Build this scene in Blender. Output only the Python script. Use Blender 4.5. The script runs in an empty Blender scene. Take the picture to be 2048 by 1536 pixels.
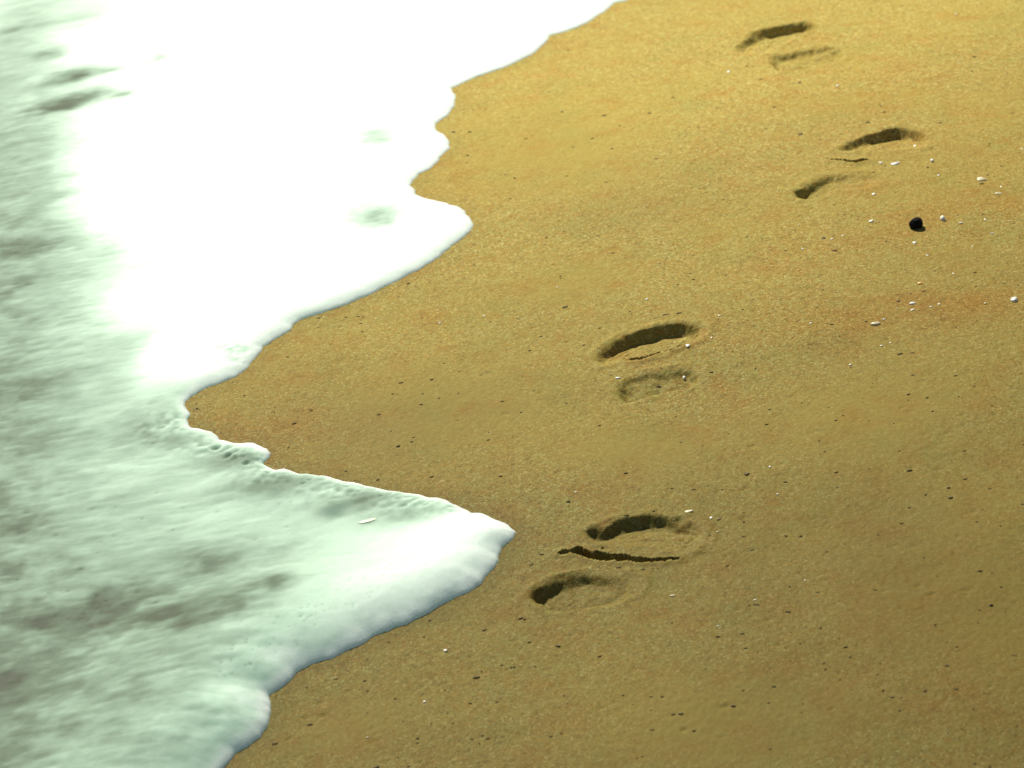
import bpy, math, random
import numpy as np
from mathutils import Matrix, Vector

# ------------------------------------------------------------------ camera
PITCH, ROLL = math.radians(22.0), math.radians(9.0)
CAM_H, LENS = 1.41, 142.2
F_PX = LENS / 36.0 * 2048.0
cr, sr, cp, sp = math.cos(ROLL), math.sin(ROLL), math.cos(PITCH), math.sin(PITCH)
FWD = np.array([0.0, cp, -sp])
X0 = np.array([1.0, 0.0, 0.0]); U0 = np.array([0.0, sp, cp])
RIGHT = cr * X0 - sr * U0
UP = sr * X0 + cr * U0
CAM = np.array([0.0, 0.0, CAM_H])

scene = bpy.context.scene
cam_data = bpy.data.cameras.new("camera")
cam_data.lens = LENS
cam_data.sensor_width = 36.0
cam_data.clip_start = 0.05
cam_data.clip_end = 5000.0
cam_data.dof.use_dof = True
cam_data.dof.focus_distance = 3.75
cam_data.dof.aperture_fstop = 13.0
cam = bpy.data.objects.new("camera", cam_data)
scene.collection.objects.link(cam)
cam.matrix_world = Matrix(((RIGHT[0], UP[0], -FWD[0], 0.0),
                           (RIGHT[1], UP[1], -FWD[1], 0.0),
                           (RIGHT[2], UP[2], -FWD[2], CAM_H),
                           (0, 0, 0, 1)))
scene.camera = cam

# ------------------------------------------------------------------ sky, sun, exposure
SUN_EL, SUN_AZ = math.radians(42.0), math.radians(-13.0)   # azimuth from +Y, negative = to the left
world = bpy.data.worlds.new("World")
scene.world = world
world.use_nodes = True
wn = world.node_tree
for n in list(wn.nodes): wn.nodes.remove(n)
sky = wn.nodes.new("ShaderNodeTexSky")
sky.sky_type = 'NISHITA'
sky.sun_disc = False
sky.sun_elevation = SUN_EL
sky.sun_rotation = SUN_AZ
sky.air_density = 1.0
sky.dust_density = 0.6
bg = wn.nodes.new("ShaderNodeBackground"); bg.inputs[1].default_value = 0.05
wo = wn.nodes.new("ShaderNodeOutputWorld")
wn.links.new(sky.outputs[0], bg.inputs[0]); wn.links.new(bg.outputs[0], wo.inputs[0])

sd = bpy.data.lights.new("sun", 'SUN')
sd.energy = 5.0
sd.angle = math.radians(0.9)
sd.color = (1.0, 0.945, 0.78)
so = bpy.data.objects.new("sun", sd)
scene.collection.objects.link(so)
to_sun = Vector((math.sin(SUN_AZ) * math.cos(SUN_EL), math.cos(SUN_AZ) * math.cos(SUN_EL), math.sin(SUN_EL)))
so.rotation_euler = to_sun.to_track_quat('Z', 'Y').to_euler()
so.location = (0, 0, 5)

scene.view_settings.view_transform = 'Standard'
scene.view_settings.look = 'None'
scene.view_settings.gamma = 1.0
scene.view_settings.use_curve_mapping = False
scene.view_settings.exposure = 0.33
scene.cycles.max_bounces = 4
scene.cycles.diffuse_bounces = 2

# ------------------------------------------------------------------ helpers
rng = np.random.RandomState(7)
random.seed(5)

def vnoise(x, y, cell, seed=0):
    """smooth value noise in -1..1 with features about `cell` metres"""
    u = x / cell + 1000.37 + seed * 17.13; v = y / cell + 1000.71 + seed * 31.7
    iu = np.floor(u).astype(np.int64); iv = np.floor(v).astype(np.int64)
    fu = u - iu; fv = v - iv
    fu = fu * fu * fu * (fu * (fu * 6 - 15) + 10); fv = fv * fv * fv * (fv * (fv * 6 - 15) + 10)
    def h(a, b):
        n = (a * 374761393 + b * 668265263 + seed * 974634777) & 0xffffffff
        n = ((n ^ (n >> 13)) * 1274126177) & 0xffffffff
        return ((n ^ (n >> 16)) & 0xffff) / 32767.5 - 1.0
    a = h(iu, iv); b = h(iu + 1, iv); c = h(iu, iv + 1); d = h(iu + 1, iv + 1)
    return (a * (1 - fu) + b * fu) * (1 - fv) + (c * (1 - fu) + d * fu) * fv

def fbm(x, y, cell, octv=3, seed=0):
    s = 0; a = 1.0; t = 0
    for k in range(octv):
        s = s + a * vnoise(x, y, cell / 2 ** k, seed + k * 5); t += a; a *= 0.5
    return s / t

def sstep(a, b, x):
    t = np.clip((x - a) / (b - a), 0, 1)
    return t * t * (3 - 2 * t)

def base(x, y):
    """the beach: falls away towards the camera, towards the right and towards the sea"""
    x = np.asarray(x, float); y = np.asarray(y, float)
    e = np.clip(4.05 - y, -1.6, 1.75)
    z = -0.060 * e * e - 0.21 * np.clip(2.3 - y, 0, 30) - 0.192 * np.clip(y - 5.65, 0, 3)
    g = np.clip(x - 0.15, 0, 0.9)
    z = z - 0.085 * g * g - 0.04 * np.clip(x - 1.05, 0, 5)
    z = z - 0.035 * np.clip(-0.5 - x, 0, 12)
    return z

def ground(px, py):
    """photograph pixel (2048 x 1536) -> the point of the beach it shows"""
    d = FWD * F_PX + RIGHT * (px - 1024.0) + UP * (768.0 - py)
    d = d / np.linalg.norm(d)
    t = -CAM_H / d[2]
    for _ in range(40):
        p = CAM + t * d
        t = t + (float(base(p[0], p[1])) - p[2]) / d[2] * 0.7
    p = CAM + t * d
    return float(p[0]), float(p[1])

def px_scale(px, py):
    """pixels of the photograph per metre across, and per metre of depth"""
    x, y = ground(px, py)
    d = math.sqrt(x * x + y * y + CAM_H ** 2)
    s = F_PX / d
    y2 = ground(px, py - 20)[1]
    return s, 20.0 / (y2 - y)

def sdf_poly(X, Y, poly, signed=True):
    """distance to a polygon's edge, positive inside; X, Y flat arrays"""
    P = np.asarray(poly, float)
    Q = np.roll(P, -1, 0) if signed else P[1:]
    if not signed: P = P[:-1]
    best = np.full(X.shape, 1e9); inside = np.zeros(X.shape, bool)
    for (ax, ay), (bx, by) in zip(P, Q):
        dx, dy = bx - ax, by - ay
        L = dx * dx + dy * dy + 1e-18
        t = np.clip(((X - ax) * dx + (Y - ay) * dy) / L, 0, 1)
        best = np.minimum(best, (X - ax - t * dx) ** 2 + (Y - ay - t * dy) ** 2)
        if signed and abs(dy) > 1e-15:
            c = ((ay > Y) != (by > Y)) & (X < dx * (Y - ay) / dy + ax)
            inside ^= c
    best = np.sqrt(best)
    return np.where(inside, best, -best) if signed else best

def smooth_closed(pts, k=4):
    """Catmull-Rom through a closed outline"""
    P = np.asarray(pts, float); n = len(P); out = []
    for i in range(n):
        a, b, c, d = P[i - 1], P[i], P[(i + 1) % n], P[(i + 2) % n]
        for j in range(k):
            t = j / k
            out.append(0.5 * ((2 * b) + (c - a) * t + (2 * a - 5 * b + 4 * c - d) * t * t + (3 * b - a - 3 * c + d) * t ** 3))
    return np.array(out)

# ------------------------------------------------------------------ traced outlines (photograph pixels)
SHORE = [(1251,0),(1230,3),(1213,18),(1195,32),(1175,45),(1151,56),(1125,65),(1098,72),(1096,79),(1072,101),(1060,110),(1028,126),
 (975,145),(946,155),(923,167),(902,177),(908,188),(912,199),(909,214),(896,231),(871,249),(873,262),(888,271),(899,283),(899,296),
 (879,316),(876,322),(861,337),(838,347),(819,371),(829,378),(832,390),(855,398),(888,406),(911,413),(929,422),(940,437),(948,450),
 (940,466),(905,492),(880,512),(845,535),(800,560),(760,580),(720,598),(680,613),(640,628),(600,640),(586,650),(582,660),(559,674),
 (526,695),(525,703),(506,722),(491,742),(470,756),(445,766),(417,776),(392,790),(368,807),(369,816),(380,825),(382,830),(375,839),
 (375,850),(382,858),(399,859),(422,864),(432,870),(440,879),(458,883),(483,887),(509,887),(524,892),(536,900),(542,908),(536,917),
 (528,927),(536,936),(554,941),(575,941),(597,948),(648,953),(686,963),(732,973),(768,981),(823,989),(891,999),(916,1011),(943,1028),
 (965,1029),(992,1041),(1020,1052),(1032,1066),(1025,1080),(1006,1096),(996,1110),(996,1123),(989,1134),(970,1153),(962,1167),
 (927,1189),(883,1211),(836,1235),(806,1249),(793,1252),(754,1269),(720,1290),(666,1316),(622,1329),(592,1344),(585,1357),(570,1373),
 (539,1392),(543,1410),(540,1432),(535,1454),(522,1473),(496,1493),(472,1506),(447,1536)]
FOOT = [
 dict(label="footprint farthest from the camera, with a black left rim, at the top of the trail",
  fore=[(1471,96),(1480,85),(1493,74),(1511,62),(1539,54),(1567,48),(1595,43),(1617,43),(1641,51),(1623,60),(1604,68),(1567,86),(1539,100),(1511,111),(1493,108),(1480,104)],
  heel=[(1535,119),(1548,109),(1576,104),(1604,98),(1632,93),(1660,91),(1682,96),(1691,108),(1680,119),(1650,126),(1623,134),(1595,139),(1567,141),(1548,135)],
  w=0.0115, D=0.0106, Dh=0.0120, gl=0.45, hl=-0.2, crack=None),
 dict(label="footprint beside the white shell flake, just above the black pebble",
  fore=[(1677,300),(1693,288),(1727,273),(1763,263),(1798,257),(1829,261),(1853,269),(1861,281),(1853,291),(1822,298),(1774,300),(1727,302),(1693,303)],
  heel=[(1587,385),(1596,378),(1620,366),(1643,354),(1667,350),(1703,347),(1751,347),(1760,354),(1741,371),(1703,376),(1667,381),(1639,392),(1615,398),(1596,395)],
  w=0.0115, D=0.0100, Dh=0.0095, gl=-0.15, hl=1.0, crack=[(1662,322,1.5),(1684,322,3),(1700,324,4),(1712,325,6),(1724,322,5),(1741,323,1)]),
 dict(label="footprint with a long dark crescent over a faint flat heel, midway down the trail",
  fore=[(1192,722),(1194,710),(1208,697),(1232,681),(1267,665),(1306,655),(1345,650),(1378,648),(1403,654),(1407,665),(1398,677),(1376,690),(1345,702),(1306,714),(1267,722),(1228,728),(1204,732)],
  heel=[(1235,790),(1233,773),(1247,757),(1286,747),(1325,742),(1364,736),(1392,742),(1403,755),(1394,769),(1355,779),(1306,790),(1267,802),(1247,804)],
  w=0.0120, D=0.0108, Dh=0.0098, gl=0.35, hl=0.0, crack=[(1245,713,2),(1258,720,3),(1267,721,4),(1280,720,4),(1292,716,3.5),(1315,706,4),(1341,700,3),(1370,691,1.5)]),
 dict(label="largest footprint, nearest the camera, split by a ragged black crack",
  fore=[(1171,1067),(1187,1058),(1211,1055),(1225,1047),(1253,1036),(1293,1030),(1328,1030),(1363,1036),(1394,1048),(1409,1062),(1405,1081),(1387,1095),(1352,1100),(1300,1096),(1250,1090),(1199,1086),(1178,1080)],
  heel=[(1059,1194),(1073,1179),(1094,1167),(1129,1156),(1164,1148),(1199,1148),(1246,1152),(1281,1158),(1279,1175),(1258,1198),(1211,1212),(1164,1219),(1117,1222),(1094,1219),(1077,1207)],
  w=0.0125, D=0.0098, Dh=0.0108, gl=-0.25, hl=0.9,
  crack=[(1118,1108,1.5),(1130,1107,5),(1141,1105,6),(1155,1103,9),(1163,1109,3),(1173,1110,9),(1187,1113,10),(1211,1117,9),(1234,1118,10),(1248,1116,9),(1262,1119,5),(1281,1122,6),(1302,1122,5),(1328,1122,3),(1345,1121,2),(1359,1116,1)]),
]

# ------------------------------------------------------------------ materials
def mat(name):
    m = bpy.data.materials.new(name); m.use_nodes = True
    nt = m.node_tree
    for n in list(nt.nodes): nt.nodes.remove(n)
    out = nt.nodes.new("ShaderNodeOutputMaterial"); b = nt.nodes.new("ShaderNodeBsdfPrincipled")
    nt.links.new(b.outputs[0], out.inputs[0])
    return m, nt, b

def N(nt, typ, **kw):
    n = nt.nodes.new(typ)
    for k, v in kw.items():
        if k.startswith("i_"):
            key = k[2:]
            n.inputs[int(key) if key.isdigit() else key.replace("_", " ")].default_value = v
        else: setattr(n, k, v)
    return n

def ramp(nt, stops, interp='LINEAR'):
    n = nt.nodes.new("ShaderNodeValToRGB"); r = n.color_ramp; r.interpolation = interp
    while len(r.elements) < len(stops): r.elements.new(0.5)
    for e, (p, c) in zip(r.elements, stops):
        e.position = p; e.color = (c, c, c, 1) if not hasattr(c, '__len__') else (*c, 1)
    return n

def mixc(nt, a, b, fac, mode='MIX'):
    n = nt.nodes.new("ShaderNodeMix"); n.data_type = 'RGBA'; n.blend_type = mode
    for s, v in ((6, a), (7, b), (0, fac)):
        if hasattr(v, 'is_linked'): nt.links.new(v, n.inputs[s])
        else: n.inputs[s].default_value = (*v, 1) if hasattr(v, '__len__') else v
    return n.outputs[2]

def math_(nt, op, a, b=0.0):
    n = nt.nodes.new("ShaderNodeMath"); n.operation = op
    for s, v in ((0, a), (1, b)):
        if hasattr(v, 'is_linked'): nt.links.new(v, n.inputs[s])
        else: n.inputs[s].default_value = v
    return n.outputs[0]

def make_sand():
    m, nt, b = mat("damp_sand")
    L = nt.links.new
    pos = N(nt, "ShaderNodeNewGeometry").outputs["Position"]
    def noise(scale, detail=2, rough=0.5):
        n = N(nt, "ShaderNodeTexNoise", i_Scale=scale, i_Detail=detail, i_Roughness=rough); L(pos, n.inputs["Vector"]); return n.outputs[0]
    v = N(nt, "ShaderNodeTexVoronoi", i_Scale=620.0); L(pos, v.inputs["Vector"])
    sep = N(nt, "ShaderNodeSeparateColor"); L(v.outputs["Color"], sep.inputs[0])
    grain = ramp(nt, [(0.0, (0.12, 0.08, 0.02)), (0.07, (0.23, 0.155, 0.035)), (0.2, (0.47, 0.265, 0.045)), (0.36, (0.42, 0.305, 0.060)),
                      (0.55, (0.47, 0.36, 0.078)), (0.74, (0.39, 0.36, 0.105)), (0.88, (0.60, 0.49, 0.12)), (1.0, (0.90, 0.80, 0.36))])
    L(sep.outputs[0], grain.inputs[0])
    # coarser second population
    v2 = N(nt, "ShaderNodeTexVoronoi", i_Scale=250.0); L(pos, v2.inputs["Vector"])
    sep2 = N(nt, "ShaderNodeSeparateColor"); L(v2.outputs["Color"], sep2.inputs[0])
    g2 = ramp(nt, [(0.0, (0.22, 0.15, 0.035)), (0.06, (0.34, 0.24, 0.05)), (0.25, (0.49, 0.305, 0.058)), (0.5, (0.445, 0.34, 0.076)), (0.8, (0.42, 0.37, 0.105)), (1.0, (0.58, 0.49, 0.14))])
    L(sep2.outputs[1], g2.inputs[0])
    col = mixc(nt, grain.outputs[0], g2.outputs[0], 0.45)
    # smoother skin of fine sand in places
    sm = ramp(nt, [(0.42, 0.0), (0.62, 1.0)]); L(noise(5.0, 2), sm.inputs[0])
    col = mixc(nt, col, (0.455, 0.345, 0.070), math_(nt, 'MULTIPLY', sm.outputs[0], 0.3))
    at = N(nt, "ShaderNodeAttribute", attribute_name="damp_shade")
    sa = N(nt, "ShaderNodeSeparateColor"); L(at.outputs["Color"], sa.inputs[0])
    damp_shade, iron, silt = sa.outputs[0], sa.outputs[1], sa.outputs[2]
    col = mixc(nt, col, (0.455, 0.345, 0.070), math_(nt, 'MULTIPLY', silt, 0.7))
    # rust and grey-green drifts
    r1 = ramp(nt, [(0.5, 0.0), (0.7, 1.0)]); L(noise(22.0, 5, 0.62), r1.inputs[0])
    col = mixc(nt, col, (0.95, 0.62, 0.42), math_(nt, 'MULTIPLY', r1.outputs[0], 0.4), 'MULTIPLY')
    r2 = ramp(nt, [(0.5, 0.0), (0.68, 1.0)]); L(noise(15.0, 4, 0.6), r2.inputs[0])
    col = mixc(nt, col, (0.86, 0.98, 0.98), math_(nt, 'MULTIPLY', r2.outputs[0], 0.5), 'MULTIPLY')
    col = mixc(nt, col, (0.30, 0.305, 0.30), damp_shade, 'MULTIPLY')  # wetness and painted vignette both darken the grains
    col = mixc(nt, col, (1.0, 0.66, 0.42), iron, 'MULTIPLY')
    col = mixc(nt, col, (0.975, 0.995, 1.0), 1.0, 'MULTIPLY')
    L(col, b.inputs["Base Color"])
    rr = N(nt, "ShaderNodeMapRange"); L(damp_shade, rr.inputs[0]); rr.inputs[3].default_value = 0.75; rr.inputs[4].default_value = 0.65
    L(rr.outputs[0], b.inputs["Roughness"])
    b.inputs["Specular IOR Level"].default_value = 0.045
    bp = N(nt, "ShaderNodeBump", i_Strength=0.5, i_Distance=0.00045)
    L(math_(nt, 'SUBTRACT', 0.5, math_(nt, 'MULTIPLY', silt, 0.38)), bp.inputs["Strength"])
    h = math_(nt, 'ADD', math_(nt, 'MULTIPLY', v.outputs["Distance"], -1.0), math_(nt, 'MULTIPLY', noise(320.0, 3, 0.6), 1.2))
    L(h, bp.inputs["Height"]); L(bp.outputs[0], b.inputs["Normal"])
    return m

def make_foam():
    m, nt, b = mat("sea_foam")
    L = nt.links.new
    pos = N(nt, "ShaderNodeNewGeometry").outputs["Position"]
    def noise(scale, detail=2, rough=0.5):
        n = N(nt, "ShaderNodeTexNoise", i_Scale=scale, i_Detail=detail, i_Roughness=rough); L(pos, n.inputs["Vector"]); return n.outputs[0]
    at = N(nt, "ShaderNodeAttribute", attribute_name="thick")
    sa = N(nt, "ShaderNodeSeparateColor"); L(at.outputs["Color"], sa.inputs[0])
    t = sa.outputs[0]
    n1 = math_(nt, 'MULTIPLY', math_(nt, 'SUBTRACT', noise(130.0, 4, 0.55), 0.5), 0.08)
    # the noise only eats into thin foam
    thin = math_(nt, 'SUBTRACT', 1.08, t)
    t2 = math_(nt, 'ADD', t, math_(nt, 'MULTIPLY', n1, thin))
    c = ramp(nt, [(0.0, (0.075, 0.092, 0.062)), (0.25, (0.145, 0.205, 0.145)), (0.5, (0.31, 0.43, 0.335)), (0.72, (0.54, 0.74, 0.59)), (0.88, (0.74, 0.90, 0.78)), (1.0, (0.775, 0.945, 0.815))])
    L(t2, c.inputs[0])
    L(c.outputs[0], b.inputs["Base Color"])
    rr = N(nt, "ShaderNodeMapRange"); L(t2, rr.inputs[0]); rr.inputs[3].default_value = 0.5; rr.inputs[4].default_value = 0.65
    L(rr.outputs[0], b.inputs["Roughness"])
    b.inputs["Specular IOR Level"].default_value = 0.02
    b.inputs["Subsurface Weight"].default_value = 0.9
    b.inputs["Subsurface Radius"].default_value = (1.0, 1.0, 1.0)
    b.inputs["Subsurface Scale"].default_value = 0.026
    v = N(nt, "ShaderNodeTexVoronoi", i_Scale=420.0); L(pos, v.inputs["Vector"])
    h = math_(nt, 'ADD', math_(nt, 'MULTIPLY', v.outputs["Distance"], -0.7), math_(nt, 'MULTIPLY', noise(260.0, 4, 0.6), 0.8))
    bp = N(nt, "ShaderNodeBump", i_Strength=0.35, i_Distance=0.0006)
    L(h, bp.inputs["Height"]); L(bp.outputs[0], b.inputs["Normal"])
    return m

def make_simple(name, c1, c2, rough=0.5, scale=400.0, bump=0.0002, spec=0.5):
    m, nt, b = mat(name)
    pos = N(nt, "ShaderNodeNewGeometry").outputs["Position"]
    n = N(nt, "ShaderNodeTexNoise", i_Scale=scale, i_Detail=4.0); nt.links.new(pos, n.inputs["Vector"])
    r = ramp(nt, [(0.35, c1), (0.65, c2)]); nt.links.new(n.outputs[0], r.inputs[0])
    nt.links.new(r.outputs[0], b.inputs["Base Color"])
    b.inputs["Roughness"].default_value = rough
    b.inputs["Specular IOR Level"].default_value = spec
    bp = N(nt, "ShaderNodeBump", i_Strength=0.6, i_Distance=bump)
    nt.links.new(n.outputs[0], bp.inputs["Height"]); nt.links.new(bp.outputs[0], b.inputs["Normal"])
    return m

M_SAND = make_sand(); M_FOAM = make_foam()
M_WHITE = make_simple("white_shell", (0.60, 0.58, 0.46), (0.82, 0.81, 0.72), 0.45)
M_CREAM = make_simple("cream_shell", (0.50, 0.42, 0.22), (0.68, 0.60, 0.38), 0.5)
M_ORANGE = make_simple("orange_shell", (0.62, 0.30, 0.06), (0.75, 0.42, 0.10), 0.45)
M_BLACK = make_simple("black_stone", (0.006, 0.006, 0.006), (0.014, 0.013, 0.012), 0.85, 500.0, 0.0003, 0.1)
M_DARK = make_simple("dark_grit", (0.07, 0.05, 0.024), (0.17, 0.12, 0.055), 0.8, 600.0, 0.0002, 0.15)

# ------------------------------------------------------------------ ground grid
def axis(lo, hi, step, far):
    a = list(np.arange(lo, hi + step * 0.5, step))
    s = step; v = a[-1]; up = []
    while v < far: s *= 1.35; v += s; up.append(v)
    s = step; v = a[0]; dn = []
    while v > -far: s *= 1.35; v -= s; dn.append(v)
    return np.array(dn[::-1] + a + up), len(dn), len(dn) + len(a)

corners = [ground(a, b) for a, b in ((0, 0), (2048, 0), (0, 1536), (2048, 1536))]
xs_lo = min(c[0] for c in corners) - 0.05; xs_hi = max(c[0] for c in corners) + 0.05
ys_lo = min(c[1] for c in corners) - 0.06; ys_hi = max(c[1] for c in corners) + 0.08
print("corners", corners)
XA, xi0, xi1 = axis(xs_lo, xs_hi, 0.00125, 900.0)
YA, yi0, yi1 = axis(ys_lo, ys_hi, 0.0020, 900.0)
NX, NY = len(XA), len(YA)
GX, GY = np.meshgrid(XA, YA)            # rows = y
fx, fy = GX.ravel(), GY.ravel()
print("grid", NX, NY)

def window(poly, pad):
    P = np.asarray(poly)
    return ((fx > P[:, 0].min() - pad) & (fx < P[:, 0].max() + pad) & (fy > P[:, 1].min() - pad) & (fy < P[:, 1].max() + pad)).nonzero()[0]

# sea outline on the ground
shore = [ground(*p) for p in SHORE]
s0, s1 = shore[0], shore[-1]
ext_top = [(s0[0] + 0.05, s0[1] + 0.10), (s0[0] + 0.16, s0[1] + 0.42), (s0[0] + 0.20, s0[1] + 0.8), (s0[0] + 0.5, s0[1] + 2.0), (s0[0] + 3, s0[1] + 12), (s0[0] + 12, s0[1] + 60), (s0[0] + 300, s0[1] + 2000)]
ext_bot = [(s1[0] - 0.03, s1[1] - 0.06), (s1[0] - 0.07, s1[1] - 0.2), (s1[0] - 0.05, s1[1] - 0.5), (s1[0] - 0.3, s1[1] - 2.0), (s1[0] - 2, s1[1] - 12), (s1[0] - 200, s1[1] - 2000)]
sea_poly = ext_top[::-1] + shore + ext_bot + [(-3000, -3000), (-3000, 3000)]
wob_x = fbm(fx, fy, 0.012, 2, 3) * 0.0014; wob_y = fbm(fx, fy, 0.016, 2, 9) * 0.002
near = (fx > xs_lo - 0.3) & (fx < xs_hi + 0.3) & (fy > ys_lo - 0.3) & (fy < ys_hi + 0.3)
wob_x[~near] = 0; wob_y[~near] = 0
dsea = sdf_poly(fx + wob_x, fy + wob_y, sea_poly)     # positive on the sea side

# ---- sand heights
Z = base(fx, fy)
Z += fbm(fx, fy, 0.22, 3, 11) * 0.0022 * near
Z += fbm(fx, fy, 0.035, 2, 21) * 0.0003 * near
Z += vnoise(fx, fy, 0.006, 31) * 0.00009 * near + vnoise(fx, fy, 0.0034, 32) * 0.00016 * near
owner = np.zeros(fx.shape, np.int32)
regions = []
for k, f in enumerate(FOOT):
    for j, part in enumerate(("fore", "heel")):
        poly = smooth_closed([ground(*p) for p in f[part]])
        idx = window(poly, 0.03)
        x, y = fx[idx], fy[idx]
        wx = vnoise(x, y, 0.010, 40 + k) * 0.0012 + vnoise(x, y, 0.005, 44 + k) * 0.0006
        wy = vnoise(x, y, 0.010, 50 + k) * 0.0018 + vnoise(x, y, 0.005, 54 + k) * 0.0008
        d = sdf_poly(x + wx, y + wy, poly)
        c = poly.mean(0); hx = np.ptp(poly[:, 0]) / 2; hy = np.ptp(poly[:, 1]) / 2
        u = np.clip((x - c[0]) / hx, -1.2, 1.2); v = np.clip((y - c[1]) / hy, -1.2, 1.2)
        D = f["D"] if j == 0 else f["Dh"]; g = f["gl"] if j == 0 else f["hl"]
        # floor deepest at the far wall, rising towards the camera; g = how much deeper the left end is
        if j == 0:
            fl = 0.52 + 0.56 * v - 0.24 * g * u
            wall = sstep(-0.001, 1.0, np.clip((d + 0.001) / (f["w"] * (1 + 0.16 * u)), 0, 1))
        else:
            if g < 0.5:      # flat tread: the floor dips towards the camera
                fl = 0.56 - 0.40 * v - 0.3 * g * u
                wall = sstep(-0.001, 1.0, np.clip((d + 0.001) / 0.0125, 0, 1))
            else:            # heel dug in at its left end
                fl = 0.52 - 0.22 * v - 0.50 * g * u
                wall = sstep(-0.001, 1.0, np.clip((d + 0.001) / (0.0125 * (1 + 0.25 * u)), 0, 1))
        fl = np.clip(fl, 0.14, 1.2); fl = fl + 0.10 * sstep(0.0, 0.3, fl)
        wn_ = wall * (1 - wall) * 4
        # ridges pressed by the rolling foot
        ph = d / 0.0075 + vnoise(x, y, 0.03, 60 + k) * 0.9
        rid = np.sin(ph * 2 * math.pi) * ((0.00045 + 0.0004 * sstep(0.0, 0.8, u)) if j == 0 else 0.00010) * sstep(0.004, 0.012, d) + fbm(x, y, 0.014, 3, 66 + k + 9 * j) * 0.0011 * sstep(0.0, 0.012, d)
        if j == 1: rid = rid + fbm(x * 2.0, y * 0.6, 0.02, 2, 80 + k) * 0.0009 * sstep(0.0, 0.010, d)
        Z[idx] += -D * fl * wall + rid + wn_ * (fbm(x, y, 0.007, 2, 95 + k) * 0.0006 + vnoise(x, y, 0.003, 97 + k) * 0.00045)
        # pushed-up rim
        Z[idx] += 0.0008 * np.exp(-((d + 0.006) / 0.0045) ** 2) * (0.5 + vnoise(x, y, 0.012, 93 + k)) * (1 + 0.6 * vnoise(x, y, 0.018, 90 + k))
        sel = idx[d > -0.0025]
        owner[sel] = 10 * (k + 1) + j
    if f["crack"]:
        pts = [(*ground(a, b), w) for a, b, w in f["crack"]]
        # resample with width
        line = [(p[0], p[1]) for p in pts]
        idx = window(line, 0.02)
        x = fx[idx] + vnoise(fx[idx], fy[idx], 0.007, 70 + k) * 0.0010; y = fy[idx] + vnoise(fx[idx], fy[idx], 0.006, 75 + k) * 0.0022
        best = np.full(x.shape, -1.0)
        for (ax, ay, aw), (bx, by, bw) in zip(pts[:-1], pts[1:]):
            dx, dy = bx - ax, by - ay
            t = np.clip(((x - ax) * dx + (y - ay) * dy) / (dx * dx + dy * dy), 0, 1)
            dd = np.hypot(x - ax - t * dx, (y - ay - t * dy))
            half = (aw + (bw - aw) * t) / 2 / 1060.0           # px of depth -> metres
            best = np.maximum(best, half - dd)
        deep = 0.016 if k == 3 else 0.006
        cut = sstep(-0.0006, 0.0016, best)
        Z[idx] -= deep * cut
        # the slab beyond the crack is lifted a little
        Z[idx] += 0.0014 * np.exp(-(np.clip(-best, 0, 1) / 0.006) ** 2) * (1 - cut)
        owner[idx[best > -0.0016]] = 10 * (k + 1) + 2

# small pits and tails all over the sand
def near_pt(x0, y0, r):
    ia = np.searchsorted(XA, [x0 - r, x0 + r]); ja = np.searchsorted(YA, [y0 - r, y0 + r])
    jj, ii = np.meshgrid(np.arange(ja[0], ja[1]), np.arange(ia[0], ia[1]), indexing='ij')
    return (jj * NX + ii).ravel()
for _ in range(380):
    px, py = rng.uniform(350, 2048), rng.uniform(0, 1536)
    x0, y0 = ground(px, py)
    r = rng.uniform(0.0010, 0.0024); rx = r * rng.uniform(1.2, 2.8)
    idx = near_pt(x0, y0, 0.010)
    if len(idx) == 0: continue
    q = ((fx[idx] - x0) / rx) ** 2 + ((fy[idx] - y0) / (r * 1.3)) ** 2
    Z[idx] -= rng.uniform(0.0003, 0.0009) * np.exp(-q)
# the sand under the sea is pressed down so that it never comes through
Z = np.where(dsea > 0.02, Z - 0.004, Z)

# sand map: R = wetness plus painted light falloff (darker, glossier), G = iron-rich rust tint
def blob(x, y, px, py, rx, ry, rot=0.0):
    """gaussian on the ground, centred where pixel (px,py) falls, radii given in photograph pixels"""
    gx, gy = ground(px, py); s, sy = px_scale(px, py)
    return np.exp(-(((x - gx) * s / rx) ** 2 + ((y - gy) * sy / ry) ** 2))
damp_shade = 0.02 + 0.86 * sstep(0.0, 1.0, (4.75 - fy) / 2.1)  # vignette painted into the sand colour, darkening towards the camera
damp_shade += 0.07 * sstep(0.15, 0.60, fx)  # painted falloff carried on to the right
damp_shade += 0.10 * fbm(fx, fy, 0.25, 3, 5)
damp_shade += 0.12 * sstep(-0.030, 0.0, dsea)
damp_shade -= 0.15 * blob(fx, fy, 1500, 20, 600, 200)  # bright far end of the painted falloff
for b_ in ((850, 840, 260, 70, 0.10), (1650, 700, 330, 60, 0.06), (1180, 430, 200, 40, 0.10)): damp_shade += b_[4] * blob(fx, fy, *b_[:4])
iron = 0.10 + 0.0 * fx
for b_ in ((1750, 640, 260, 40, 0.45), (1980, 410, 130, 22, 0.5), (1960, 600, 170, 30, 0.45), (560, 860, 200, 80, 0.32), (900, 360, 120, 60, 0.18), (1640, 1100, 200, 200, 0.12), (1900, 1300, 300, 200, 0.22), (1700, 480, 200, 30, 0.22), (1850, 300, 300, 260, 0.16), (1000, 100, 160, 60, 0.14)):
    iron += 0.65 * b_[4] * blob(fx, fy, *b_[:4]) * (1 + 0.6 * fbm(fx, fy, 0.05, 3, 77))
silt = 0 * fx
for b_ in ((860, 820, 230, 130), (1120, 290, 200, 80), (1150, 560, 120, 40), (1900, 1150, 330, 330), (1750, 850, 260, 120), (720, 1450, 120, 60), (1300, 900, 150, 60), (1500, 1450, 400, 120)):
    silt = np.maximum(silt, blob(fx, fy, *b_))
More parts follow.
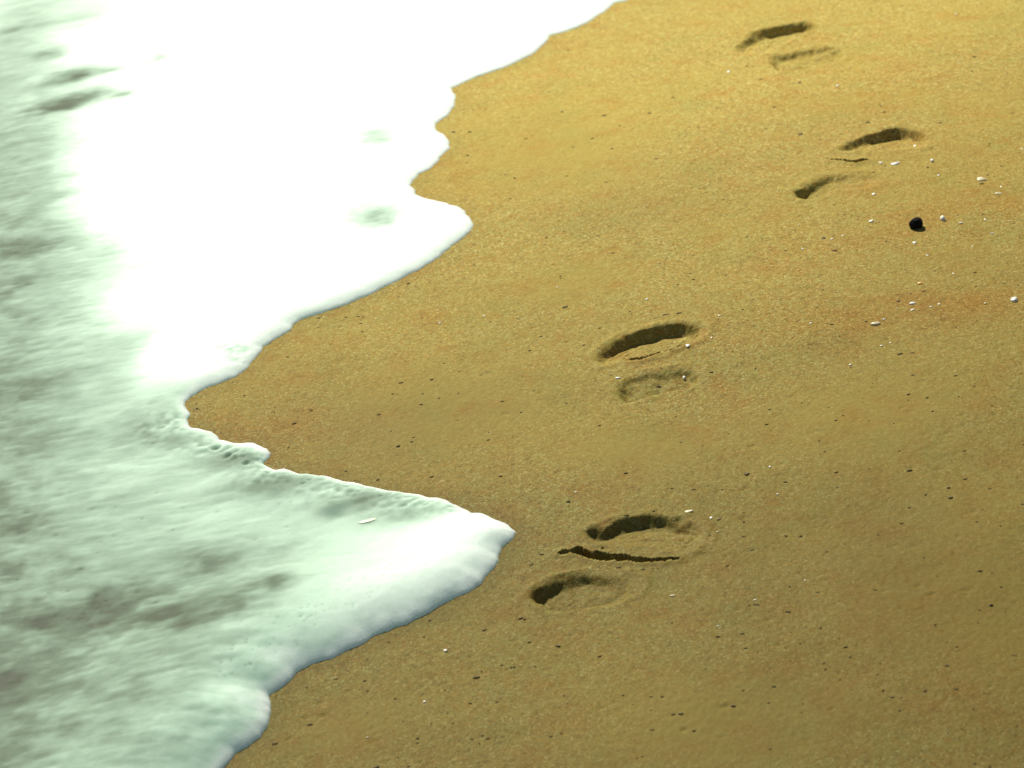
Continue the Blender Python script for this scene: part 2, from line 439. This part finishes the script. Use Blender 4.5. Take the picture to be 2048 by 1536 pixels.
silt = np.clip(silt * (1 + 0.3 * fbm(fx, fy, 0.05, 3, 88)), 0, 1)
damp_shade = np.clip(damp_shade, 0, 1); iron = np.clip(iron, 0, 1)
damp_shade[~near] = np.clip(damp_shade[~near], 0, 0.5)

# normals
ZG = Z.reshape(NY, NX)
dzdx = np.gradient(ZG, XA, axis=1); dzdy = np.gradient(ZG, YA, axis=0)
nrm = np.stack([-dzdx.ravel(), -dzdy.ravel(), np.ones(NX * NY)], 1)
nrm /= np.linalg.norm(nrm, axis=1)[:, None]

ii = np.arange(NX * NY).reshape(NY, NX)
quads = np.stack([ii[:-1, :-1].ravel(), ii[:-1, 1:].ravel(), ii[1:, 1:].ravel(), ii[1:, :-1].ravel()], 1)

def grid_mesh(name, qsel, z, material, normals=None, attr=None, attr_name="damp_shade", origin=(0, 0, 0)):
    q = quads[qsel]
    used, inv = np.unique(q, return_inverse=True)
    co = np.stack([fx[used] - origin[0], fy[used] - origin[1], z[used] - origin[2]], 1).astype(np.float32)
    me = bpy.data.meshes.new(name)
    me.vertices.add(len(used)); me.vertices.foreach_set("co", co.ravel())
    me.loops.add(q.size); me.loops.foreach_set("vertex_index", inv.reshape(-1).astype(np.int32))
    me.polygons.add(len(q)); me.polygons.foreach_set("loop_start", np.arange(0, q.size, 4, dtype=np.int32))
    me.update(calc_edges=True)
    me.polygons.foreach_set("use_smooth", np.ones(len(q), bool))
    if attr is not None:
        a = me.color_attributes.new(attr_name, 'FLOAT_COLOR', 'POINT')
        a.data.foreach_set("color", attr[used].astype(np.float32).ravel())
    if normals is not None:
        me.normals_split_custom_set_from_vertices(normals[used].tolist())
    me.materials.append(material)
    ob = bpy.data.objects.new(name, me)
    scene.collection.objects.link(ob)
    ob.location = origin
    return ob

rgba = np.stack([damp_shade, iron, silt, np.ones_like(damp_shade)], 1)
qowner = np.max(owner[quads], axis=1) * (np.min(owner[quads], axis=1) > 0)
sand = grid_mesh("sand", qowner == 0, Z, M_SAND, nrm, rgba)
sand["kind"] = "structure"

PARTS = {0: "forefoot_hollow", 1: "heel_hollow", 2: "crack"}
for k, f in enumerate(FOOT):
    c = ground(*np.mean(f["fore"] + f["heel"], axis=0))
    org = (c[0], c[1], float(base(*c)))
    root = bpy.data.objects.new("footprint", None)
    root.empty_display_size = 0.05
    scene.collection.objects.link(root); root.location = org
    root["label"] = f["label"]; root["category"] = "footprint"; root["group"] = "footprints in a line up the beach"
    for j in (0, 1, 2):
        sel = qowner == 10 * (k + 1) + j
        if not sel.any(): continue
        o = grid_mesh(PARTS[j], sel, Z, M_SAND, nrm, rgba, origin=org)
        o.parent = root; o.location = (0, 0, 0)

# ------------------------------------------------------------------ foam and water
def ctrl(vals):
    """interpolate values given at photograph pixels over the ground"""
    num = 0; den = 0
    for px, py, v in vals:
        gx, gy = ground(px, py)
        w = 1.0 / (((fx - gx) ** 2 + ((fy - gy) * 0.5) ** 2) + 0.0009) ** 2
        num = num + w * v; den = den + w
    return num / den
LIP = ctrl([(1150,50,2),(900,200,2),(880,300,2),(850,400,3),(930,470,4),(700,600,5.5),(586,650,5.5),(500,740,5),(420,775,7),(378,840,4),(440,878,4),(525,900,9),(600,948,4),
            (700,965,4),(850,995,5),(940,1030,6),(1010,1060,13),(990,1120,15),(900,1200,17),(800,1245,18),(700,1295,19),(600,1335,20),(570,1370,24),(540,1420,27),(450,1530,26)]) * 0.001
din = np.clip(dsea, 0, None)
LIP = LIP * 0.88
Wl = LIP * 3.3 + 0.004
t = np.clip(din / Wl, 0, 1)
prof = np.clip(1 - (1 - t) ** 2.0, 0, 1) ** 0.85
back = 1 - 0.55 * sstep(0.0, 1.0, (din - Wl) / (Wl * 3.0))
H = LIP * prof * back + 0.0006
H = np.where(dsea < 0, np.maximum(-0.006, dsea * 2.2), H)
# thickness map
th = np.full(fx.shape, 0.62)
B = lambda px, py, rx, ry: blob(fx, fy, px, py, rx, ry)
# the great white sheet
s_edge = 0
white = 0
for b_ in ((600,0,330,200),(500,200,330,180),(560,400,300,170),(480,560,230,120),(760,450,200,90),(850,120,300,150),(700,300,260,120),(400,700,120,80),(620,560,200,70),(330,330,190,150),(1000,20,260,120),(370,60,230,70),(460,740,90,30),(380,440,160,90)):
    white = np.maximum(white, B(*b_))
white = sstep(0.10, 0.66, white + 0.20 * fbm(fx, fy, 0.07, 4, 101))
th += 0.48 * white
for b_, a_ in (((880,1090,170,60),0.20),((780,1190,230,45),0.20),((960,1080,90,50),0.3),((620,1270,160,40),0.10),((520,905,40,16),0.32),((640,1020,260,50),0.04),((420,900,90,40),0.04),((450,1430,130,60),0.20),((555,1330,60,30),0.14),((700,1080,260,60),0.05),((400,840,40,30),0.08)):
    th += a_ * B(*b_)
# thin places: (px,py,rx,ry,amount)
FRAY = 1 + 0.45 * fbm(fx, fy, 0.02, 3, 130) + 0.22 * fbm(fx * 0.35, fy, 0.009, 2, 133)
for px, py, rx, ry, a_ in ((0,760,150,900,-0.20),(390,1195,190,95,-0.15),(20,80,80,260,-0.16),(0,400,110,300,-0.08),(0,1100,420,420,-0.12),(150,1450,520,220,-0.20),(450,1480,160,80,-0.06),
    (560,980,120,20,-0.24),(720,1010,110,20,-0.28),(830,1038,90,18,-0.24),(470,928,90,20,-0.28),(300,855,70,28,-0.14),(360,890,80,20,-0.10),
    (230,1230,80,42,-0.26),(200,1225,35,28,-0.14),(330,1252,70,22,-0.24),(480,1245,80,28,-0.28),(545,1195,46,20,-0.24),(370,1285,50,20,-0.18),(400,1130,60,24,-0.10),(500,1120,110,40,-0.08),
    (150,1140,30,30,-0.1),(60,1060,50,16,-0.18),(30,1150,40,20,-0.12),(80,1250,60,24,-0.22),(160,1300,60,40,-0.12),(20,1375,36,16,-0.25),(590,1095,24,12,-0.06),
    (150,155,60,12,-0.34),(130,215,60,12,-0.42),(190,190,90,10,-0.22),(250,195,28,8,-0.36),(320,120,32,12,-0.34),(250,140,60,8,-0.2),(100,110,40,10,-0.18),(40,60,90,10,-0.12),
    (750,275,52,18,-0.32),(770,285,24,6,-0.2),(745,432,66,28,-0.34),(780,450,40,14,-0.14),(480,712,34,14,-0.40),(465,728,26,8,-0.24),(440,572,16,8,-0.16),(285,620,30,10,-0.1),(375,470,20,8,-0.08),(310,470,30,8,-0.08),(405,30,22,9,-0.12),(395,85,14,9,-0.08),
    (50,500,110,16,-0.16),(20,580,60,14,-0.12),(60,770,60,16,-0.16),(40,800,80,14,-0.12),(200,480,60,16,-0.1)):
    th += (1.45 if py < 480 and px > 90 and rx < 100 else 1.1) * a_ * B(px, py, rx, ry) * FRAY
# broken streaks of thin foam towards the open sea
left = sstep(0.0, 1.0, (-0.14 - fx + 0.02 * (fy - 3.4)) / 0.16) 
streak = fbm(fx * 0.33 - 0.05 * fy, fy * 1.1, 0.0070, 2, 150)
th += left * (0.025 + 0.075 * fbm(fx * 0.7, fy * 1.25, 0.055, 3, 140) + 0.035 * streak)
th += 0.20 * np.exp(-(din / 0.050) ** 2) * sstep(0.009, 0.015, LIP)
th += (1 - white) * 0.035 * fbm(fx * 0.7, fy, 0.05, 3, 160)
# bubbled band behind the upper edge of the near lobe
lobe = 0
for b_ in ((440,890,80,26),(560,955,90,22),(700,985,100,22),(830,1012,90,20),(910,1025,60,16),(475,712,42,20),(330,860,60,30)):
    lobe = np.maximum(lobe, B(*b_))
bub = vnoise(fx, fy, 0.0075, 170); bub2 = vnoise(fx, fy, 0.0045, 172)
th += lobe * (0.10 * bub + 0.06 * bub2)
th += 0.30 * np.exp(-(din / 0.008) ** 2)
th = np.clip(th, 0.02, 1.0)
H += near * np.where(dsea > 0.002, 1, 0) * (
      0.0022 * fbm(fx, fy, 0.16, 2, 200) * sstep(0.01, 0.12, din)
    + (0.0004 * fbm(fx * 0.7, fy * 1.3, 0.022, 2, 210) * (0.25 + left) + 0.00030 * left * streak) * sstep(0.004, 0.03, din)
    + 0.0006 * lobe * (bub + 0.7 * bub2)
    + 0.0003 * fbm(fx, fy, 0.009, 2, 220) * sstep(0.001, 0.01, din))
H += 0.0016 * (th - 0.6) * sstep(0.0, 0.02, din)
# scattered open dimples where big bubbles burst
for k_ in range(150):
    if k_ < 90:
        tt = rng.uniform(0, 1); px = 420 + 500 * tt + rng.normal(0, 26); py = 895 + 125 * tt + rng.normal(0, 13) + 8
    elif k_ < 105: px, py = 470 + rng.normal(0, 26), 712 + rng.normal(0, 14)
    else: px, py = rng.uniform(0, 700), rng.uniform(880, 1300)
    x0, y0 = ground(px, py); r = rng.uniform(0.0015, 0.0036) * (1.0 if k_ < 105 else 0.55)
    idx = near_pt(x0, y0, 0.012)
    if len(idx) == 0: continue
    q = ((fx[idx] - x0) / (r * 1.5)) ** 2 + ((fy[idx] - y0) / (r * 1.4)) ** 2
    w = np.exp(-q) * (dsea[idx] > 0.004)
    H[idx] -= (0.0009 if k_ < 105 else 0.0006) * w - (0.0004 if k_ < 105 else 0.0) * np.exp(-(np.sqrt(q) - 1.6) ** 2 * 4) * (dsea[idx] > 0.004)
    th[idx] -= 0.06 * w
# tiny popped bubbles in the thick near lip
for k_ in range(120):
    px = rng.uniform(430, 1000); py = 1400 - (px - 470) * 0.60 - rng.uniform(5, 70)
    x0, y0 = ground(px, py); idx = near_pt(x0, y0, 0.004)
    q = ((fx[idx] - x0) ** 2 + (fy[idx] - y0) ** 2) / rng.uniform(0.0007, 0.0013) ** 2
    if len(idx) == 0: continue
    H[idx] -= 0.0007 * np.exp(-q); th[idx] -= 0.12 * np.exp(-q)
# a raised lump pushed up inside the near lobe
gx, gy = ground(662, 1022); idx = near_pt(gx, gy, 0.08)
H[idx] += 0.0045 * np.exp(-(((fx[idx] - gx) / 0.013) ** 2 + ((fy[idx] - gy) / 0.014) ** 2))
H[idx] -= 0.0010 * np.exp(-(((fx[idx] - gx - 0.004) / 0.009) ** 2 + ((fy[idx] - gy + 0.018) / 0.007) ** 2))
H = np.where((dsea > 0.003), np.maximum(H, 0.0008), H)
FZ = base(fx, fy) + fbm(fx, fy, 0.22, 3, 11) * 0.0022 * near + H
inq = np.max(dsea[quads], axis=1) > -0.0022
jq, iq = np.divmod(np.arange(len(quads)), NX - 1)
fine = (jq >= yi0 - 4) & (jq < yi1 + 4) & (iq >= xi0 - 4) & (iq < xi1 + 4)
frgba = np.stack([th, th, th, np.ones_like(th)], 1)
foam = grid_mesh("foam", inq & fine, FZ, M_FOAM, None, frgba, "thick")
foam["kind"] = "stuff"; foam["label"] = "white sea foam washing up the wet sand"; foam["category"] = "foam"
water = grid_mesh("water", inq & ~fine, FZ, M_FOAM, None, frgba, "thick")
water["kind"] = "structure"

# ------------------------------------------------------------------ shells, chips and pebbles
def surf_z(x, y, field=None):
    f_ = Z if field is None else field
    i = int(np.clip(np.searchsorted(XA, x), 1, NX - 1)); j = int(np.clip(np.searchsorted(YA, y), 1, NY - 1))
    return float(f_[j * NX + i])

def tagthing(o, label, cat, group=None):
    o["label"] = label; o["category"] = cat
    if group: o["group"] = group

def lump_mesh(name, rx, ry, rz, seed, facets=0.25, seg=12, rings=7, notch=False, curve=0.0):
    """irregular chip: a squashed, dented closed body"""
    r_ = random.Random(seed); vs = []; fs = []
    k = [r_.uniform(-1, 1) for _ in range(8)]
    for i in range(rings + 1):
        ph = math.pi * i / rings
        for j in range(seg):
            a = 2 * math.pi * j / seg
            q = 1 + facets * (k[0] * math.cos(2 * a + k[1] * 3) * 0.6 + k[2] * math.cos(3 * a + k[3] * 3) * 0.6 + k[4] * math.cos(5 * a + k[5] * 3) * 0.35)
            if notch and math.cos(a - 1.9) > 0.55: q *= 0.55
            s = math.sin(ph) ** 0.75 * q
            x = rx * s * math.cos(a); y = ry * s * math.sin(a) + curve * ry * (1 - (x / rx) ** 2)
            vs.append((x, y, rz * math.cos(ph) * (1 + 0.25 * k[6] * math.cos(a + k[7]))))
    for i in range(rings):
        for j in range(seg):
            fs.append((i * seg + j, i * seg + (j + 1) % seg, (i + 1) * seg + (j + 1) % seg, (i + 1) * seg + j))
    me = bpy.data.meshes.new(name); me.from_pydata(vs, [], fs); me.update()
    me.polygons.foreach_set("use_smooth", [True] * len(fs))
    return me

def put(name, px, py, wpx, hpx, material, label, cat, group=None, seed=1, up=0.4, rot=0.0, field=None, tall=None, **kw):
    """a chip wpx x hpx photograph pixels large, lying where the photograph shows it"""
    x, y = ground(px, py); s, sy = px_scale(px, py)
    wpx *= 0.84; hpx *= 0.74
    rx = wpx / s / 2; ry = hpx / sy / 2
    rz = tall if tall else min(rx, ry) * up
    me = lump_mesh(name, rx, ry, rz, seed, **kw); me.materials.append(material)
    o = bpy.data.objects.new(name, me); scene.collection.objects.link(o)
    o.location = (x, y, surf_z(x, y, field) + rz * 0.12); o.rotation_euler = (random.uniform(-.1, .1), random.uniform(-.1, .1), rot)
    tagthing(o, label, cat, group)
    return o

G1 = "shell fragments lying on the sand"
shell_list = [
 (1790,327,22,9,M_WHITE,"largest bright white shell flake with a notched edge, right of the second footprint",dict(notch=True,facets=.35,up=.25)),
 (1963,358,25,9,M_CREAM,"long cream shell sliver curved like a fingernail near the right edge",dict(curve=.5,up=.3)),
 (1997,385,20,5,M_CREAM,"thin cream shell sliver just below the fingernail-shaped one",dict(curve=.6,up=.3)),
 (1885,436,12,11,M_WHITE,"round white bead-like shell right of the black pebble",dict(tall=.0028,facets=.08)),
 (1922,444,11,5,M_CREAM,"flat pale chip second to the right of the black pebble",dict()),
 (1864,321,8,8,M_WHITE,"small round white shell right of the notched white flake",dict(tall=.0018,facets=.1)),
 (1762,326,11,6,M_CREAM,"small cream chip just left of the notched white flake",dict()),
 (1829,285,7,5,M_WHITE,"white speck of shell inside the right end of the second footprint",dict()),
 (1747,388,9,5,M_WHITE,"white chip right of the heel of the second footprint",dict()),
 (1742,441,12,6,M_WHITE,"pale chip on the sand between the second footprint and the black pebble",dict()),
 (1829,484,10,6,M_WHITE,"white chip directly below the black pebble",dict()),
 (1751,647,25,8,M_CREAM,"long pale shell sliver with a shaded lower side on the rusty sand",dict(up=.45)),
 (1825,606,17,6,M_WHITE,"flat white sliver, upper one of the pair in the rusty drift",dict()),
 (1825,619,14,4,M_CREAM,"flat white sliver, lower one of the pair in the rusty drift",dict(facets=.2)),
 (2028,600,20,12,M_WHITE,"blurred pale shell lump at the right edge of the picture",dict(up=.5)),
 (1840,567,14,6,M_ORANGE,"small orange shell chip above the rusty drift",dict()),
 (1376,695,11,8,M_WHITE,"white chip at the right end of the middle footprint's crescent",dict()),
 (1367,747,8,8,M_WHITE,"round white grain on the far edge of the middle footprint's heel",dict(tall=.0017,facets=.1)),
 (1236,757,14,5,M_WHITE,"white sliver at the left corner of the middle footprint's heel",dict()),
 (1376,1024,27,7,M_CREAM,"pointed cream shell sliver above the nearest footprint",dict(facets=.15,up=.3)),
 (1422,1035,8,6,M_WHITE,"small white chip right of the pointed cream sliver",dict()),
 (1278,1122,7,4,M_WHITE,"tiny white chip sitting in the black crack of the nearest footprint",dict()),
 (891,1301,11,7,M_WHITE,"white chip on the sand beside the thick foam edge",dict()),
 (849,1403,8,6,M_WHITE,"white chip alone on the sand near the bottom of the picture",dict()),
 (1345,1191,14,4,M_CREAM,"pale chip right of the nearest footprint's heel",dict()),
 (1457,142,8,5,M_WHITE,"white chip left of and below the farthest footprint",dict()),
]
for i, (px, py, w, h, m_, lab, kw) in enumerate(shell_list):
    put("shell_fragment", px, py, w, h, m_, lab, "shell", G1, seed=i + 1, rot=math.radians(random.uniform(-4, 4)), **kw)
tiny = [(2002,371),(1984,464),(1970,437),(1598,449),(1685,471),(1664,478),(1945,491),(1855,510),(1605,498),(1907,547),(1877,349),(2044,297),
        (1794,616),(1862,613),(1878,608),(1971,607),(1622,648),(1763,691),(1781,685),(1701,729),(1768,638),(1423,677),(1439,634),(1294,600),
        (1435,1064),(1436,1253),(735,1475),(1115,576),(968,632),(1675,172),(1912,28),(1555,988),(1540,933),(1610,1160),(1510,1200),(880,648),(1152,985)]
for i, (px, py) in enumerate(tiny):
    put("shell_chip", px, py, random.uniform(5, 8), random.uniform(2.6, 4), M_WHITE if i % 3 else M_CREAM,
        "tiny whitish shell chip, one of many specks loose on the sand", "shell chip", "tiny shell chips strewn over the sand", seed=100 + i, rot=random.uniform(-.3, .3))

# the black pebble
x, y = ground(1833, 452); s, sy = px_scale(1833, 445)
rp = 14.5 / s
def pebble_mesh():
    r_ = random.Random(4); vs = []; fs = []
    prof = [(0.0, -0.62), (0.72, -0.60), (0.95, -0.28), (1.0, 0.1), (0.86, 0.5), (0.5, 0.80), (0.0, 0.86)]
    seg = 12; k = [1.0, 1.05, .93, 1.04, .92, 1.03, 1.0, .95, 1.06, .93, 1.02, .94]
    for (r, z) in prof:
        for j in range(seg):
            a = 2 * math.pi * j / seg
            vs.append((rp * r * k[j] * math.cos(a) * 1.02, rp * r * k[(j + 3) % seg] * math.sin(a) * 0.9, rp * z * (1 + .05 * math.cos(2 * a)) * 0.95))
    for i in range(len(prof) - 1):
        for j in range(seg):
            fs.append((i * seg + j, i * seg + (j + 1) % seg, (i + 1) * seg + (j + 1) % seg, (i + 1) * seg + j))
    me = bpy.data.meshes.new("pebble"); me.from_pydata(vs, [], fs); me.update(); me.materials.append(M_BLACK)
    return me
pb = bpy.data.objects.new("pebble", pebble_mesh()); scene.collection.objects.link(pb)
pb.location = (x, y, surf_z(x, y) + rp * 0.5); pb.rotation_euler = (0.1, -0.15, 0.4)
tagthing(pb, "round black pebble, the only one, on the sand below the second footprint", "pebble")

# dark chips one can single out
for i, (px, py, w, h, lab) in enumerate([
 (1315,761,10,6,"black grain lying in the heel hollow of the middle footprint"),
 (1130,614,15,5,"dark chip on the sand left of and above the middle footprint"),
 (1331,631,13,4,"left one of two dark slivers above the middle footprint"),
 (1358,628,12,4,"right one of two dark slivers above the middle footprint"),
 (1599,164,10,4,"dark chip below the heel of the farthest footprint"),
 (1601,270,14,4,"dark sliver with a thin tail left of the second footprint"),
 (1493,948,14,7,"dark brown chip on open sand above and right of the nearest footprint"),
 (1437,1038,11,5,"dark chip just right of the nearest footprint's rim"),
 (1647,476,9,6,"dark round grain left of the black pebble"),
 (1796,601,9,6,"dark brown grain left of the pair of white slivers"),
 (907,331-66+0,10,4,"dark speck on the sand beside the notched foam edge"),
]):
    put("dark_chip", px, py, w, h, M_DARK, lab, "chip", "dark chips on the sand", seed=300 + i, up=.3, facets=.5, rot=random.uniform(-.2, .3))

# pale yellow sliver caught in the foam of the near lobe
put("yellow_sliver", 738, 1050, 52, 9, make_simple("pale_straw", (0.70, 0.80, 0.50), (0.80, 0.86, 0.62), .5), "pale yellow sliver caught in the foam of the near lobe", "sliver",
    seed=51, up=.16, rot=math.radians(14), field=FZ, facets=.12)

# dark grit: countless grains over the sand, one mesh
base_me = [lump_mesh("g", 1, 1, 1, 400 + k, facets=.3, seg=6, rings=4) for k in range(5)]
V, Fc = [], []
n_ = 0
while n_ < 460:
    px, py = rng.uniform(360, 2100), rng.uniform(-20, 1560)
    x, y = ground(px, py)
    ix = np.clip(np.searchsorted(XA, x), 0, NX - 1) + NX * np.clip(np.searchsorted(YA, y), 0, NY - 1)
    if dsea[ix] > -0.004 or owner[ix] > 0: continue
    n_ += 1
    big = rng.uniform() < 0.10
    r = rng.uniform(0.0009, 0.0015) if big else rng.uniform(0.0004, 0.0009)
    a = rng.uniform(-.4, .5); ex = rng.uniform(1.3, 3.0)
    me = base_me[n_ % 5]; o_ = len(V); z0 = surf_z(x, y)
    for v in me.vertices:
        vx, vy, vz = v.co.x * r * ex, v.co.y * r, v.co.z * r * .6
        V.append((x + vx * math.cos(a) - vy * math.sin(a), y + vx * math.sin(a) + vy * math.cos(a), z0 + vz + r * .1))
    Fc += [tuple(i + o_ for i in p.vertices) for p in me.polygons]
gm = bpy.data.meshes.new("grit"); gm.from_pydata(V, [], Fc); gm.update(); gm.materials.append(M_DARK)
grit = bpy.data.objects.new("grit", gm); scene.collection.objects.link(grit)
grit["kind"] = "stuff"; grit["label"] = "fine dark grit scattered over the whole sand"; grit["category"] = "grit"
for m_ in base_me: bpy.data.meshes.remove(m_)
